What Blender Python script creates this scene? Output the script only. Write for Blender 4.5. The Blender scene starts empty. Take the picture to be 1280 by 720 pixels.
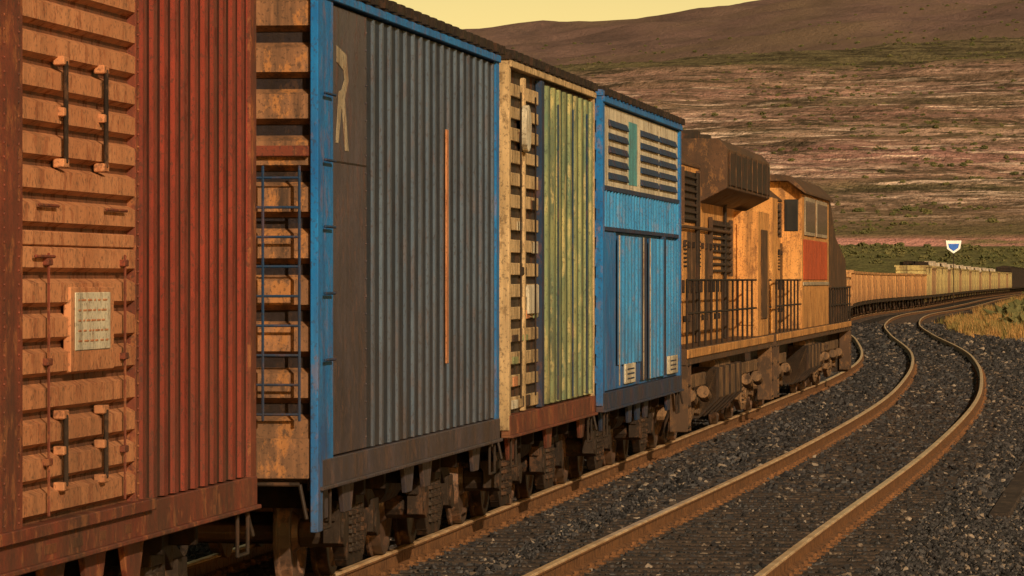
import bpy, math, random
import numpy as np
from mathutils import noise as mn, Vector
random.seed(7); rng=np.random.default_rng(7)
scene=bpy.context.scene
rad=math.radians
# ------------------------------------------------------------------ materials
def nt(name):
    m=bpy.data.materials.new(name); m.use_nodes=True
    n=m.node_tree; b=n.nodes['Principled BSDF']; return m,n,b
def N(n,t,**k):
    x=n.nodes.new(t)
    for a,v in k.items(): setattr(x,a,v)
    return x
def mixc(n,fac,a,b,mode='MIX'):
    x=N(n,'ShaderNodeMix',data_type='RGBA',blend_type=mode)
    for i,v in ((0,fac),(6,a),(7,b)):
        if isinstance(v,(float,int)): x.inputs[i].default_value=v
        elif isinstance(v,tuple): x.inputs[i].default_value=(v[0],v[1],v[2],1)
        else: n.links.new(v,x.inputs[i])
    return x.outputs[2]
def noisef(n,vec,scale,detail=5,rough=.6,lo=.4,hi=.6,m=None):
    if m:
        mp=N(n,'ShaderNodeMapping'); mp.inputs['Scale'].default_value=m
        n.links.new(vec,mp.inputs[0]); vec=mp.outputs[0]
    t=N(n,'ShaderNodeTexNoise'); t.inputs['Scale'].default_value=scale
    t.inputs['Detail'].default_value=detail; t.inputs['Roughness'].default_value=rough
    n.links.new(vec,t.inputs['Vector'])
    r=N(n,'ShaderNodeMapRange'); r.inputs[1].default_value=lo; r.inputs[2].default_value=hi
    n.links.new(t.outputs[0],r.inputs[0]); return r.outputs[0]
def mul(n,a,b):
    x=N(n,'ShaderNodeMath',operation='MULTIPLY'); 
    n.links.new(a,x.inputs[0])
    if isinstance(b,(int,float)): x.inputs[1].default_value=b
    else: n.links.new(b,x.inputs[1])
    return x.outputs[0]
def paint(name,base,alt=None,rust=(.16,.06,.025),ra=.6,da=.6,rough=.5,metal=0.,bump=.3,dirt=(.035,.025,.02),sc=1.,grime=.55,spec=.12):
    m,n,b=nt(name); tc=N(n,'ShaderNodeTexCoord').outputs['Object']
    if alt is None: alt=tuple(c*.6 for c in base)
    c=mixc(n,noisef(n,tc,1.3*sc,4,.65,.35,.65),base,alt)
    c=mixc(n,mul(n,noisef(n,tc,2.2*sc,4,.7,.46,.70,(2.6,2.6,.2)),da),c,dirt)
    f=noisef(n,tc,5.5*sc,5,.75,.53,.60,(1,1,.6)); c=mixc(n,mul(n,f,ra),c,rust)
    f2=noisef(n,tc,34,1,.7,.58,.66); c=mixc(n,mul(n,f2,.5),c,dirt)
    if grime>0:
        sx=N(n,'ShaderNodeSeparateXYZ'); n.links.new(tc,sx.inputs[0])
        g=N(n,'ShaderNodeMapRange'); g.inputs[1].default_value=2.6; g.inputs[2].default_value=.9; n.links.new(sx.outputs[2],g.inputs[0])
        c=mixc(n,mul(n,mul(n,g.outputs[0],noisef(n,tc,1.6,4,.7,.35,.6,(1.5,1.5,.6))),grime),c,(.055,.036,.025))
    n.links.new(c,b.inputs['Base Color'])
    r=N(n,'ShaderNodeMapRange'); r.inputs[3].default_value=rough; r.inputs[4].default_value=min(1,rough+.35)
    n.links.new(f,r.inputs[0]); n.links.new(r.outputs[0],b.inputs['Roughness'])
    b.inputs['Metallic'].default_value=metal; b.inputs['Specular IOR Level'].default_value=spec
    bp=N(n,'ShaderNodeBump'); bp.inputs['Strength'].default_value=bump; bp.inputs['Distance'].default_value=.015
    t=N(n,'ShaderNodeTexNoise'); t.inputs['Scale'].default_value=9; t.inputs['Detail'].default_value=3; t.inputs['Roughness'].default_value=.7
    n.links.new(tc,t.inputs['Vector']); n.links.new(t.outputs[0],bp.inputs['Height']); n.links.new(bp.outputs[0],b.inputs['Normal'])
    return m
MT={}
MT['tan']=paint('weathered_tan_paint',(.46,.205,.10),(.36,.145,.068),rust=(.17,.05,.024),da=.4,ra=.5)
MT['tan_groove']=paint('tan_groove_shade_and_stencil',(.17,.062,.03),(.10,.036,.018),rust=(.07,.025,.015))  # shade between the tan ribs painted as dark colour; also colours stencil marks
MT['rustframe']=paint('rust_brown_frame',(.18,.046,.027),(.10,.028,.018),rust=(.28,.11,.045))
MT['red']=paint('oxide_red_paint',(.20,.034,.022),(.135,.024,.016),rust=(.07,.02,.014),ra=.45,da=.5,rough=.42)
MT['red_groove']=paint('red_groove_shade',(.040,.011,.009),(.024,.008,.007),rust=(.08,.024,.016))  # shadow lines between the red ribs, painted in as near-black red
MT['endtan']=paint('end_panel_tan',(.28,.135,.07),(.14,.075,.043),rust=(.40,.17,.055),da=.9)
MT['endtan_groove']=paint('end_groove_shade',(.06,.036,.024),(.035,.023,.018),rust=(.12,.06,.03))  # dark colour standing in for shade between the end ribs
MT['blue']=paint('bright_blue_paint',(.014,.16,.43),(.009,.10,.31),rust=(.22,.11,.05),ra=.35,da=.5)
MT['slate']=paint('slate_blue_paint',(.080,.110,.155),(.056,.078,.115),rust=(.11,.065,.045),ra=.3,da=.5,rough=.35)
MT['slate_groove']=paint('slate_groove_shade',(.026,.036,.055),(.017,.024,.037),rust=(.045,.03,.024),ra=.3,da=.4)  # shaded flats between slate ribs, put into the colour
MT['grey']=paint('dark_grey_panel',(.070,.060,.076),(.042,.038,.050),rust=(.17,.09,.055),ra=.35,rough=.35)
MT['olivetan']=paint('cream_olive_paint',(.54,.38,.21),(.36,.25,.13),rust=(.10,.06,.03),ra=.6,da=.6)
MT['green']=paint('faded_green_paint',(.27,.28,.12),(.10,.15,.10),rust=(.46,.36,.16),ra=.5,sc=.7,da=.6)
MT['green_groove']=paint('green_groove_shade',(.028,.06,.052),(.016,.038,.036),rust=(.14,.12,.05),ra=.45)  # painted shade for the green door valleys, dark teal
MT['white']=paint('faded_white_paint',(.60,.53,.40),(.40,.36,.28),rust=(.2,.12,.07),ra=.5)
MT['cyan']=paint('turquoise_paint',(.09,.32,.34),(.06,.22,.26),ra=.3)
MT['lblue']=paint('light_blue_paint',(.045,.25,.53),(.03,.18,.42),rust=(.22,.13,.07),ra=.3,da=.4)
MT['lblue_groove']=paint('light_blue_groove_shade',(.015,.09,.23),(.012,.065,.17),ra=.25,da=.3)  # darker blue as painted shade between the door ribs
MT['dkblue']=paint('navy_blue_paint',(.015,.04,.09),(.012,.03,.07),ra=.3)
MT['black']=paint('grimy_black_steel',(.013,.010,.009),(.02,.014,.011),rust=(.06,.03,.018),ra=.5,rough=.5,grime=.2)
MT['truck']=paint('dusty_bogie_steel',(.022,.014,.010),(.012,.009,.008),rust=(.10,.048,.026),ra=.6,rough=.5,grime=.2)
MT['trucktan']=paint('dusty_tan_steel',(.27,.15,.075),(.08,.048,.028),rust=(.035,.022,.016),ra=.95,da=.95,grime=.3)
MT['loco']=paint('armour_orange_paint',(.60,.295,.095),(.44,.20,.062),rust=(.13,.06,.03),ra=.6,da=.7)
MT['locodk']=paint('brown_hood_paint',(.09,.048,.029),(.045,.027,.018),rust=(.24,.12,.05),ra=.45)
MT['locored']=paint('red_orange_panel',(.48,.085,.03),(.36,.065,.028),ra=.4)
MT['grille']=paint('dark_grille',(.020,.017,.016),(.035,.026,.021),ra=.4)
MT['silver']=paint('bare_steel',(.38,.31,.22),(.24,.19,.13),rust=(.14,.07,.04),ra=.6,rough=.4)
MT['wheel']=paint('wheel_steel',(.085,.045,.03),(.035,.022,.016),rust=(.19,.095,.055),ra=.7,rough=.42,spec=.4,grime=.2)
MT['gond']=paint('gondola_brown',(.48,.25,.10),(.28,.125,.05),rust=(.09,.045,.025),sc=.35,da=.9)
MT['hop']=paint('hopper_yellow_green',(.42,.33,.14),(.27,.20,.085),rust=(.14,.08,.04),sc=.35,da=.9)
MT['hop2']=paint('hopper_weathered_brown',(.30,.18,.09),(.19,.10,.045),rust=(.14,.08,.04),sc=.35,da=.9)
MT['lump']=paint('pale_rock_load',(.55,.48,.38),(.3,.24,.18),ra=.4)
MT['tie']=paint('weathered_wood_tie',(.055,.040,.033),(.032,.024,.021),rust=(.12,.083,.06),ra=.6,rough=.85,bump=.8,grime=0)
MT['rail']=paint('rusty_rail_steel',(.20,.09,.038),(.115,.053,.024),rust=(.06,.03,.017),ra=.7,rough=.5,sc=3,grime=0)
def railtop():
    m,n,b=nt('polished_rail_head'); tc=N(n,'ShaderNodeTexCoord').outputs['Object']
    c=mixc(n,noisef(n,tc,2,4,.7),(.80,.55,.33),(.52,.31,.16)); n.links.new(c,b.inputs['Base Color'])
    b.inputs['Metallic'].default_value=.35; b.inputs['Roughness'].default_value=.3; return m
MT['railtop']=railtop()
def glass():
    m,n,b=nt('cab_window_glass'); b.inputs['Base Color'].default_value=(.03,.03,.03,1); b.inputs['Roughness'].default_value=.08
    b.inputs['Metallic'].default_value=.3; return m
MT['glass']=glass()
def stone():
    m,n,b=nt('ballast_stone'); oi=N(n,'ShaderNodeObjectInfo')
    r=N(n,'ShaderNodeValToRGB'); r.color_ramp.elements[0].color=(.011,.010,.010,1); r.color_ramp.elements[1].position=1; r.color_ramp.elements[1].color=(.23,.18,.14,1)
    for p,c in ((.5,(.022,.020,.022,1)),(.86,(.046,.041,.042,1)),(.96,(.10,.072,.052,1))):
        e=r.color_ramp.elements.new(p); e.color=c
    n.links.new(oi.outputs['Random'],r.inputs[0]); n.links.new(r.outputs[0],b.inputs['Base Color']); b.inputs['Roughness'].default_value=.6; b.inputs['Specular IOR Level'].default_value=.25; return m
MT['stone']=stone()
def bed():
    m,n,b=nt('ballast_bed_gravel'); tc=N(n,'ShaderNodeTexCoord').outputs['Object']
    v=N(n,'ShaderNodeTexVoronoi'); v.inputs['Scale'].default_value=15; n.links.new(tc,v.inputs['Vector'])
    s=N(n,'ShaderNodeSeparateColor'); n.links.new(v.outputs['Color'],s.inputs[0])
    c=mixc(n,s.outputs[0],(.010,.009,.009),(.048,.041,.038)); c=mixc(n,mul(n,noisef(n,tc,.6,4,.6),.4),c,(.055,.038,.027))
    n.links.new(c,b.inputs['Base Color']); b.inputs['Roughness'].default_value=.95; b.inputs['Specular IOR Level'].default_value=.1
    bp=N(n,'ShaderNodeBump'); bp.inputs['Distance'].default_value=.05; bp.inputs['Strength'].default_value=1; bp.invert=True
    n.links.new(v.outputs['Distance'],bp.inputs['Height']); n.links.new(bp.outputs[0],b.inputs['Normal']); return m
MT['bed']=bed()
def leafy(name,a,b2,c3=None):
    m,n,b=nt(name); oi=N(n,'ShaderNodeObjectInfo'); c=mixc(n,oi.outputs['Random'],a,b2)
    if c3:
        tc=N(n,'ShaderNodeTexCoord').outputs['Object']; c=mixc(n,noisef(n,tc,3,3,.7),c,c3)
    n.links.new(c,b.inputs['Base Color']); b.inputs['Roughness'].default_value=.9; b.inputs['Specular IOR Level'].default_value=.1; return m
MT['scrub']=leafy('scrub_foliage',(.05,.055,.022),(.14,.12,.05),(.075,.075,.03))
MT['grass']=leafy('dry_grass_blades',(.36,.19,.07),(.14,.12,.04))
# ------------------------------------------------------------------ mesh helper
class B:
    def __init__(s): s.p={}
    def g(s,part,mat):
        k=(part,mat)
        if k not in s.p: s.p[k]=([],[])
        return s.p[k]
    def box(s,part,mat,x0,x1,y0,y1,z0,z1):
        V,F=s.g(part,mat); o=len(V)
        V+= [(x0,y0,z0),(x1,y0,z0),(x1,y1,z0),(x0,y1,z0),(x0,y0,z1),(x1,y0,z1),(x1,y1,z1),(x0,y1,z1)]
        F+= [tuple(o+i for i in f) for f in ((0,3,2,1),(4,5,6,7),(0,1,5,4),(1,2,6,5),(2,3,7,6),(3,0,4,7))]
    def prism(s,part,mat,pts,a,b,axis):
        V,F=s.g(part,mat); o=len(V); n=len(pts)
        def m(p,t): return (t,p[0],p[1]) if axis=='x' else ((p[0],t,p[1]) if axis=='y' else (p[0],p[1],t))
        V+=[m(p,a) for p in pts]+[m(p,b) for p in pts]
        F.append(tuple(o+i for i in range(n))[::-1]); F.append(tuple(o+n+i for i in range(n)))
        for i in range(n):
            j=(i+1)%n; F.append((o+i,o+j,o+n+j,o+n+i))
    def cyl(s,part,mat,p0,p1,r,seg=10,r1=None):
        V,F=s.g(part,mat); o=len(V); p0=Vector(p0);p1=Vector(p1); d=(p1-p0).normalized()
        u=d.orthogonal().normalized(); w=d.cross(u); r1=r if r1 is None else r1
        for p,q in ((p0,r),(p1,r1)):
            for i in range(seg):
                a=2*math.pi*i/seg; V.append(tuple(p+u*math.cos(a)*q+w*math.sin(a)*q))
        F.append(tuple(o+i for i in range(seg))[::-1]); F.append(tuple(o+seg+i for i in range(seg)))
        for i in range(seg):
            j=(i+1)%seg; F.append((o+i,o+j,o+seg+j,o+seg+i))
    def lathe(s,part,mat,cx,cz,prof,seg=28):
        V,F=s.g(part,mat); o=len(V); n=len(prof)
        for (y,r) in prof:
            for i in range(seg):
                a=2*math.pi*i/seg; V.append((cx+r*math.cos(a),y,cz+r*math.sin(a)))
        for k in range(n-1):
            for i in range(seg):
                j=(i+1)%seg; F.append((o+k*seg+i,o+k*seg+j,o+(k+1)*seg+j,o+(k+1)*seg+i))
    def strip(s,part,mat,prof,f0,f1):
        gm=mat+'_groove' if mat+'_groove' in MT else mat  # valley faces take a darker material, so rib shade is painted in
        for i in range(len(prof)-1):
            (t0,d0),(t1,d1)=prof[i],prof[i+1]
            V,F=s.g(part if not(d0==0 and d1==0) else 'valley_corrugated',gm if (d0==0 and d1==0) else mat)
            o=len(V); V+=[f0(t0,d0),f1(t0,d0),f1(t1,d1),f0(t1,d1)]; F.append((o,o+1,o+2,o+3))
    def vcorr(s,part,mat,x0,x1,z0,z1,y,pitch,depth,sg=-1,duty=.5,sl=.12):
        P=[]; n=max(1,round((x1-x0)/pitch)); p=(x1-x0)/n
        for i in range(n):
            t=x0+i*p; j=depth*random.uniform(.85,1.15)
            P+=[(t,0),(t+p*(1-duty)-p*sl,0),(t+p*(1-duty),j),(t+p*(1-sl),j)]
        P.append((x1,0))
        s.strip(part,mat,P,lambda t,d:(t,y+sg*d,z0),lambda t,d:(t,y+sg*d,z1))
    def hprof(s,z0,z1,pitch,depth,duty=.55,sl=.14):
        P=[]; n=max(1,round((z1-z0)/pitch)); p=(z1-z0)/n
        for i in range(n):
            t=z0+i*p; a=p*(1-duty-2*sl)
            P+=[(t,0),(t+a,0),(t+a+p*sl,depth),(t+p*(1-sl),depth)]
        P.append((z1,0)); return P
    def hcorr(s,part,mat,x0,x1,z0,z1,y,pitch,depth,sg=-1,**k):
        s.strip(part,mat,s.hprof(z0,z1,pitch,depth,**k),lambda t,d:(x0,y+sg*d,t),lambda t,d:(x1,y+sg*d,t))
    def ecorr(s,part,mat,y0,y1,z0,z1,x,pitch,depth,sg=-1,**k):
        s.strip(part,mat,s.hprof(z0,z1,pitch,depth,**k),lambda t,d:(x+sg*d,y0,t),lambda t,d:(x+sg*d,y1,t))
    def finish(s,name,loc=(0,0,0),rz=0,bevel=0,single=False):
        if single:
            V=[];F=[];mi=[];mats=[]
            for (pt,mt),(v,f) in s.p.items():
                if mt not in mats: mats.append(mt)
                o=len(V); V+=v; F+=[tuple(o+i for i in q) for q in f]; mi+=[mats.index(mt)]*len(f)
            me=bpy.data.meshes.new(name); me.from_pydata(V,[],F)
            for m in mats: me.materials.append(MT[m])
            me.polygons.foreach_set('material_index',mi); ob=bpy.data.objects.new(name,me)
            scene.collection.objects.link(ob); ob.location=loc; ob.rotation_euler=(0,0,rz); return ob
        e=bpy.data.objects.new(name,None); scene.collection.objects.link(e); e.location=loc; e.rotation_euler=(0,0,rz); e.empty_display_size=.5
        for (pt,mt),(v,f) in s.p.items():
            me=bpy.data.meshes.new(pt); me.from_pydata(v,[],f); me.materials.append(MT[mt])
            ob=bpy.data.objects.new(pt,me); scene.collection.objects.link(ob); ob.parent=e
            if bevel and not pt.endswith('corrugated'):
                md=ob.modifiers.new('b','BEVEL'); md.width=bevel; md.segments=1; md.limit_method='ANGLE'; md.angle_limit=rad(40)
        return e
# ------------------------------------------------------------------ paths
def curve(P):
    D=np.array([p[0] for p in P],float); X=np.array([p[1] for p in P],float)
    s=np.diff(X)/np.diff(D); m=np.empty(len(D)); m[0]=s[0]; m[-1]=s[-1]; m[1:-1]=(s[:-1]+s[1:])/2
    def f(d):
        d=np.asarray(d,float); i=np.clip(np.searchsorted(D,d)-1,0,len(D)-2); h=D[i+1]-D[i]; t=(d-D[i])/h
        r=(2*t**3-3*t**2+1)*X[i]+(t**3-2*t**2+t)*h*m[i]+(-2*t**3+3*t**2)*X[i+1]+(t**3-t**2)*h*m[i+1]
        return r
    return f
L=lambda d:-7.123+.1188*d
C1=curve([(-100,L(-100)),(0,L(0)),(110,L(110)),(118,L(118)),(150,10.1),(200,13.6),(273,17.9),(350,25.2),(428,35.2),(652,61.5),(1000,105.5),(1400,156)])
C2=curve([(-100,-15.9),(0,-3.9),(40.5,1.1),(71.4,5.25),(100,8.7),(125,11.25),(143,12.9),(167,14.85),(221,18.4),(273,22.2),(350,29.5),(428,39.5),(652,65.8),(1000,109.8),(1400,160)])
def slope(C,d): return float((C(d+.5)-C(d-.5)))
TH=math.atan(.1188); CO=math.cos(TH); SI=math.sin(TH)
def side(D): return -5.713+.1188*D
def place(D): return (side(D)-1.4*CO, D+1.4*SI, 0), math.pi/2-TH
# ------------------------------------------------------------------ tracks
def track(C,half,d0,d1):
    b=B(); prof=[(-.07,-.168),(-.07,-.15),(-.012,-.13),(-.012,-.045),(-.037,-.032),(-.037,0),(.037,0),(.037,-.032),(.012,-.045),(.012,-.13),(.07,-.15),(.07,-.168)]
    ds=[];d=d0
    while d<d1: ds.append(d); d+=1.5 if d<280 else 6
    for sd in (-1,1):
        V,F=b.g('rail','rail'); V2,F2=b.g('rail_head','railtop'); o=len(V);o2=len(V2)
        for d in ds:
            th=math.atan(slope(C,d)); c,s_=math.cos(th),math.sin(th); x=float(C(d))
            for (l,z) in prof: q=l+sd*half; V.append((x+q*c,d-q*s_,z))
            for l,z in ((-.036,.004),(.028,.006),(.040,-.003),(.040,-.014)): q=l+sd*half; V2.append((x+q*c,d-q*s_,z))
        n=len(prof)
        for i in range(len(ds)-1):
            for k in range(n):
                j=(k+1)%n; F.append((o+i*n+k,o+i*n+j,o+(i+1)*n+j,o+(i+1)*n+k))
            for k in range(3): q=o2+4*i+k; F2.append((q,q+1,q+5,q+4))
    V,F=b.g('ties','tie'); V3,F3=b.g('tie_plates','rail')
    d=math.ceil(d0/.6)*.6
    while d<min(d1,420):
        th=math.atan(slope(C,d)); c,s_=math.cos(th),math.sin(th); x=float(C(d)); hl=1.45+random.uniform(-.06,.08)+(half-.75); sk=random.uniform(-.012,.012); zt=-.168+random.uniform(-.008,.001)
        def bx(V,F,l0,l1,a0,a1,z0,z1):
            o=len(V)
            for z in (z0,z1):
                for l,a in ((l0,a0),(l1,a0),(l1,a1),(l0,a1)):
                    a2=a+sk*l; V.append((x+l*c+a2*s_,d-l*s_+a2*c,z))
            F.extend(tuple(o+i for i in f) for f in ((0,3,2,1),(4,5,6,7),(0,1,5,4),(1,2,6,5),(2,3,7,6),(3,0,4,7)))
        bx(V,F,-hl,hl,-.12,.12,-.34,zt)
        if d<150:
            for sd in (-1,1):
                bx(V3,F3,sd*half-.15,sd*half+.15,-.08,.08,-.18,-.150)
                for q in (-.1,.1): bx(V3,F3,sd*half+q-.02,sd*half+q+.02,-.06,-.02,-.152,-.12)
        d+=.6
    return b.finish('railway_track')
track(C1,.75,-20,1150); track(C2,.97,-20,1150)
# ------------------------------------------------------------------ terrain
def sst(a,b,x):
    t=max(0,min(1,(x-a)/(b-a))); return t*t*(3-2*t)
crestP=[(-2500,190),(-900,250),(-300,275),(0,288),(110,300),(202,311),(275,320),(330,328),(400,331),(460,326),(590,338),(900,350),(2500,300)]
def crest(x):
    for i in range(len(crestP)-1):
        if x<=crestP[i+1][0]:
            a,b=crestP[i],crestP[i+1]; t=max(0,(x-a[0])/(b[0]-a[0])); return a[1]+(b[1]-a[1])*t
    return 300
def height(x,y):
    if y<1000: 
        return -.5+.25*mn.noise(Vector((x*.02,y*.02,0)))*sst(20,60,abs(x-float(C2(min(max(y,-99),1399)))))
    top=112+.075*max(-600,min(1200,x)) 
    n1=mn.fractal(Vector((x*.004,y*.004,3.1)),1,2,5); n2=mn.fractal(Vector((x*.02,y*.02,7.7)),.9,2.1,4)
    z=-.5+12.5*sst(1000,1330,y)**1.2*(1+.06*n1)+2.6*sst(1334,1352,y)
    z+=(top-15)*(max(0,min(1,(y-1360)/1240))**.93)
    amp=sst(1380,1500,y)
    z+=amp*(n1*6+n2*2.4)*(1-sst(2500,2800,y)*.5)
    per=6.5; zz=z+2*n1; z+=amp*(1-sst(2500,2750,y))*.95*math.sin(2*math.pi*zz/per)
    if y>2600:
        t=max(0,min(1,(y-2900)/2600)); e=t**.95
        dn=12*math.sin(math.pi*sst(2600,3100,y))
        z+= -dn+(crest(x*5500/max(y,3500)*1.0)-top)*e+ (n1*10+mn.fractal(Vector((x*.0025,y*.0015,1.7)),1,2,4)*16)*min(1,t*3)*(1-sst(5000,5500,y)*.75)
        if y>5500: z-= (y-5500)*.12
    return z
ys=list(np.linspace(-150,1000,70))+list(np.linspace(1010,2750,340))+list(np.linspace(2765,5600,150))+list(np.linspace(5700,7500,10))
nc=281; V=[];F=[]
for y in ys:
    w=260+.42*max(0,y)
    for i in range(nc):
        t=(i/(nc-1))*2-1; u=math.copysign(abs(t)**1.35,t); x=.06*max(y,0)+w*u; V.append((x,y,height(x,y)))
for j in range(len(ys)-1):
    for i in range(nc-1): a=j*nc+i; F.append((a,a+1,a+nc+1,a+nc))
me=bpy.data.meshes.new('hills_terrain'); me.from_pydata(V,[],F); me.polygons.foreach_set('use_smooth',[True]*len(F))
terr=bpy.data.objects.new('hills_terrain',me); scene.collection.objects.link(terr)
m,n,b=nt('terrain_earth'); ge=N(n,'ShaderNodeNewGeometry').outputs['Position']
sx=N(n,'ShaderNodeSeparateXYZ'); n.links.new(ge,sx.inputs[0])
wz=N(n,'ShaderNodeMath',operation='MULTIPLY_ADD'); wz.inputs[1].default_value=9; n.links.new(noisef(n,ge,.012,4,.6,.2,.8),wz.inputs[0]); n.links.new(sx.outputs[2],wz.inputs[2])
mr=N(n,'ShaderNodeMapRange'); mr.inputs[1].default_value=3.5; mr.inputs[2].default_value=150; n.links.new(wz.outputs[0],mr.inputs[0])
cr=N(n,'ShaderNodeValToRGB'); els=cr.color_ramp.elements; els[0].color=(.12,.12,.045,1); els[1].position=1; els[1].color=(.17,.12,.08,1)
for p,c in ((.09,(.14,.125,.052,1)),(.12,(.15,.11,.06,1)),(.17,(.20,.125,.085,1)),(.22,(.11,.095,.048,1)),(.27,(.23,.13,.105,1)),(.33,(.30,.155,.135,1)),(.40,(.14,.11,.06,1)),(.46,(.26,.145,.12,1)),(.53,(.16,.115,.075,1)),(.60,(.33,.18,.15,1)),(.68,(.22,.14,.10,1)),(.74,(.27,.16,.125,1)),(.79,(.14,.115,.06,1)),(.88,(.15,.12,.068,1))):
    e=els.new(p); e.color=c
n.links.new(mr.outputs[0],cr.inputs[0])
lim=N(n,'ShaderNodeMapRange'); lim.inputs[1].default_value=16; lim.inputs[2].default_value=30; n.links.new(sx.outputs[2],lim.inputs[0])
up=N(n,'ShaderNodeMapRange'); up.inputs[1].default_value=116; up.inputs[2].default_value=80; n.links.new(sx.outputs[2],up.inputs[0])
band=mul(n,lim.outputs[0],up.outputs[0])
col=cr.outputs[0]
patch=noisef(n,ge,1.,3,.6,.38,.52,(.006,.003,.05))
st=noisef(n,ge,1.,6,.75,.48,.56,(.011,.006,.26)); col=mixc(n,mul(n,mul(n,mul(n,st,.75),patch),band),col,(.50,.32,.25))
st2=noisef(n,ge,1.,6,.8,.50,.57,(.03,.018,.42)); col=mixc(n,mul(n,mul(n,st2,.85),lim.outputs[0]),col,(.05,.04,.025))
st3=noisef(n,ge,1.,6,.78,.54,.60,(.018,.010,.45)); col=mixc(n,mul(n,mul(n,st3,.95),band),col,(.72,.52,.41))
fine=noisef(n,ge,.22,5,.85,.45,.62,(.8,.5,1.5)); col=mixc(n,mul(n,fine,.6),col,(.045,.038,.023))
fm=N(n,'ShaderNodeMapRange'); fm.inputs[1].default_value=2620; fm.inputs[2].default_value=3000; n.links.new(sx.outputs[1],fm.inputs[0])
far=mixc(n,noisef(n,ge,.02,5,.75,.4,.62,(.5,.25,1)),(.19,.118,.10),(.115,.076,.066))
far=mixc(n,noisef(n,ge,.006,5,.6,.45,.65,(1,.4,1)),far,(.17,.115,.08))
col=mixc(n,fm.outputs[0],col,far)
p1=N(n,'ShaderNodeMapRange'); p1.inputs[1].default_value=1326; p1.inputs[2].default_value=1336; n.links.new(sx.outputs[1],p1.inputs[0])
p2=N(n,'ShaderNodeMapRange'); p2.inputs[1].default_value=1372; p2.inputs[2].default_value=1350; n.links.new(sx.outputs[1],p2.inputs[0])
pk=mul(n,mul(n,p1.outputs[0],p2.outputs[0]),noisef(n,ge,.03,5,.75,.30,.5))
col=mixc(n,mul(n,pk,.95),col,(.48,.23,.20))
nr=N(n,'ShaderNodeMapRange'); nr.inputs[1].default_value=700; nr.inputs[2].default_value=1020; n.links.new(sx.outputs[1],nr.inputs[0])
near=mixc(n,noisef(n,ge,.12,5,.7,.4,.6,(1,.3,1)),(.27,.155,.07),(.11,.09,.036))
col=mixc(n,nr.outputs[0],near,col)
n.links.new(col,b.inputs['Base Color']); b.inputs['Roughness'].default_value=1; b.inputs['Specular IOR Level'].default_value=.05
bp=N(n,'ShaderNodeBump'); bp.inputs['Distance'].default_value=3; bp.inputs['Strength'].default_value=1
t=N(n,'ShaderNodeTexNoise'); t.inputs['Scale'].default_value=.15; t.inputs['Detail'].default_value=4; t.inputs['Roughness'].default_value=.8
n.links.new(ge,t.inputs['Vector']); n.links.new(t.outputs[0],bp.inputs['Height']); n.links.new(bp.outputs[0],b.inputs['Normal'])
me.materials.append(m)
# ballast bed
def right_w(d): return 11-7.6*sst(165,250,d)
V=[];F=[];ds=list(np.arange(-30,300,1.0))+list(np.arange(300,1150,6.))
for d in ds:
    a=float(C1(d))-2.6; c_=float(C2(d)); rw=right_w(d)
    for x,z in ((a-1.2,-.6),(a,-.21),(float(C1(d)),-.205),((float(C1(d))+c_)/2,-.23),(c_,-.205),(c_+1.9,-.21),(c_+3,-.33),(c_+rw-.4,-.33),(c_+rw+1.,-.62)):
        V.append((x,d,z+.02*mn.noise(Vector((x*1.5,d*1.5,0)))))
for j in range(len(ds)-1):
    for i in range(8): q=j*9+i; F.append((q,q+1,q+10,q+9))
me=bpy.data.meshes.new('ballast_bed'); me.from_pydata(V,[],F); me.materials.append(MT['bed']); me.polygons.foreach_set('use_smooth',[True]*len(F))
scene.collection.objects.link(bpy.data.objects.new('ballast_bed',me))
# ------------------------------------------------------------------ scatter
def scatter(name,pts,scales,protos,upright=False):
    col=bpy.data.collections.new(name+'_source')
    for p in protos: col.objects.link(p)
    me=bpy.data.meshes.new(name); me.vertices.add(len(pts)); me.vertices.foreach_set('co',np.asarray(pts,np.float32).ravel())
    at=me.attributes.new('sc','FLOAT','POINT'); at.data.foreach_set('value',np.asarray(scales,np.float32))
    ob=bpy.data.objects.new(name,me); scene.collection.objects.link(ob)
    g=bpy.data.node_groups.new(name+'_nodes','GeometryNodeTree'); g.interface.new_socket('Geometry',in_out='INPUT',socket_type='NodeSocketGeometry'); g.interface.new_socket('Geometry',in_out='OUTPUT',socket_type='NodeSocketGeometry')
    gi=g.nodes.new('NodeGroupInput'); go=g.nodes.new('NodeGroupOutput'); ip=g.nodes.new('GeometryNodeInstanceOnPoints'); ci=g.nodes.new('GeometryNodeCollectionInfo')
    ci.inputs['Collection'].default_value=col; ci.inputs['Separate Children'].default_value=True; ci.inputs['Reset Children'].default_value=True
    rv=g.nodes.new('FunctionNodeRandomValue'); rv.data_type='FLOAT_VECTOR'; rv.inputs[0].default_value=(0,0,0) if upright else (-3.14,-3.14,-3.14); rv.inputs[1].default_value=(.15,.15,6.28) if upright else (3.14,3.14,3.14)
    na=g.nodes.new('GeometryNodeInputNamedAttribute'); na.data_type='FLOAT'; na.inputs[0].default_value='sc'
    ip.inputs['Pick Instance'].default_value=True
    mv=g.nodes.new('GeometryNodeMeshToPoints')
    lk=g.links.new; lk(gi.outputs[0],mv.inputs[0]); lk(mv.outputs[0],ip.inputs['Points']); lk(ci.outputs[0],ip.inputs['Instance']); lk(rv.outputs[0],ip.inputs['Rotation']); lk(na.outputs[0],ip.inputs['Scale']); lk(ip.outputs[0],go.inputs[0])
    md=ob.modifiers.new('scatter','NODES'); md.node_group=g; return ob
import bmesh
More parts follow.
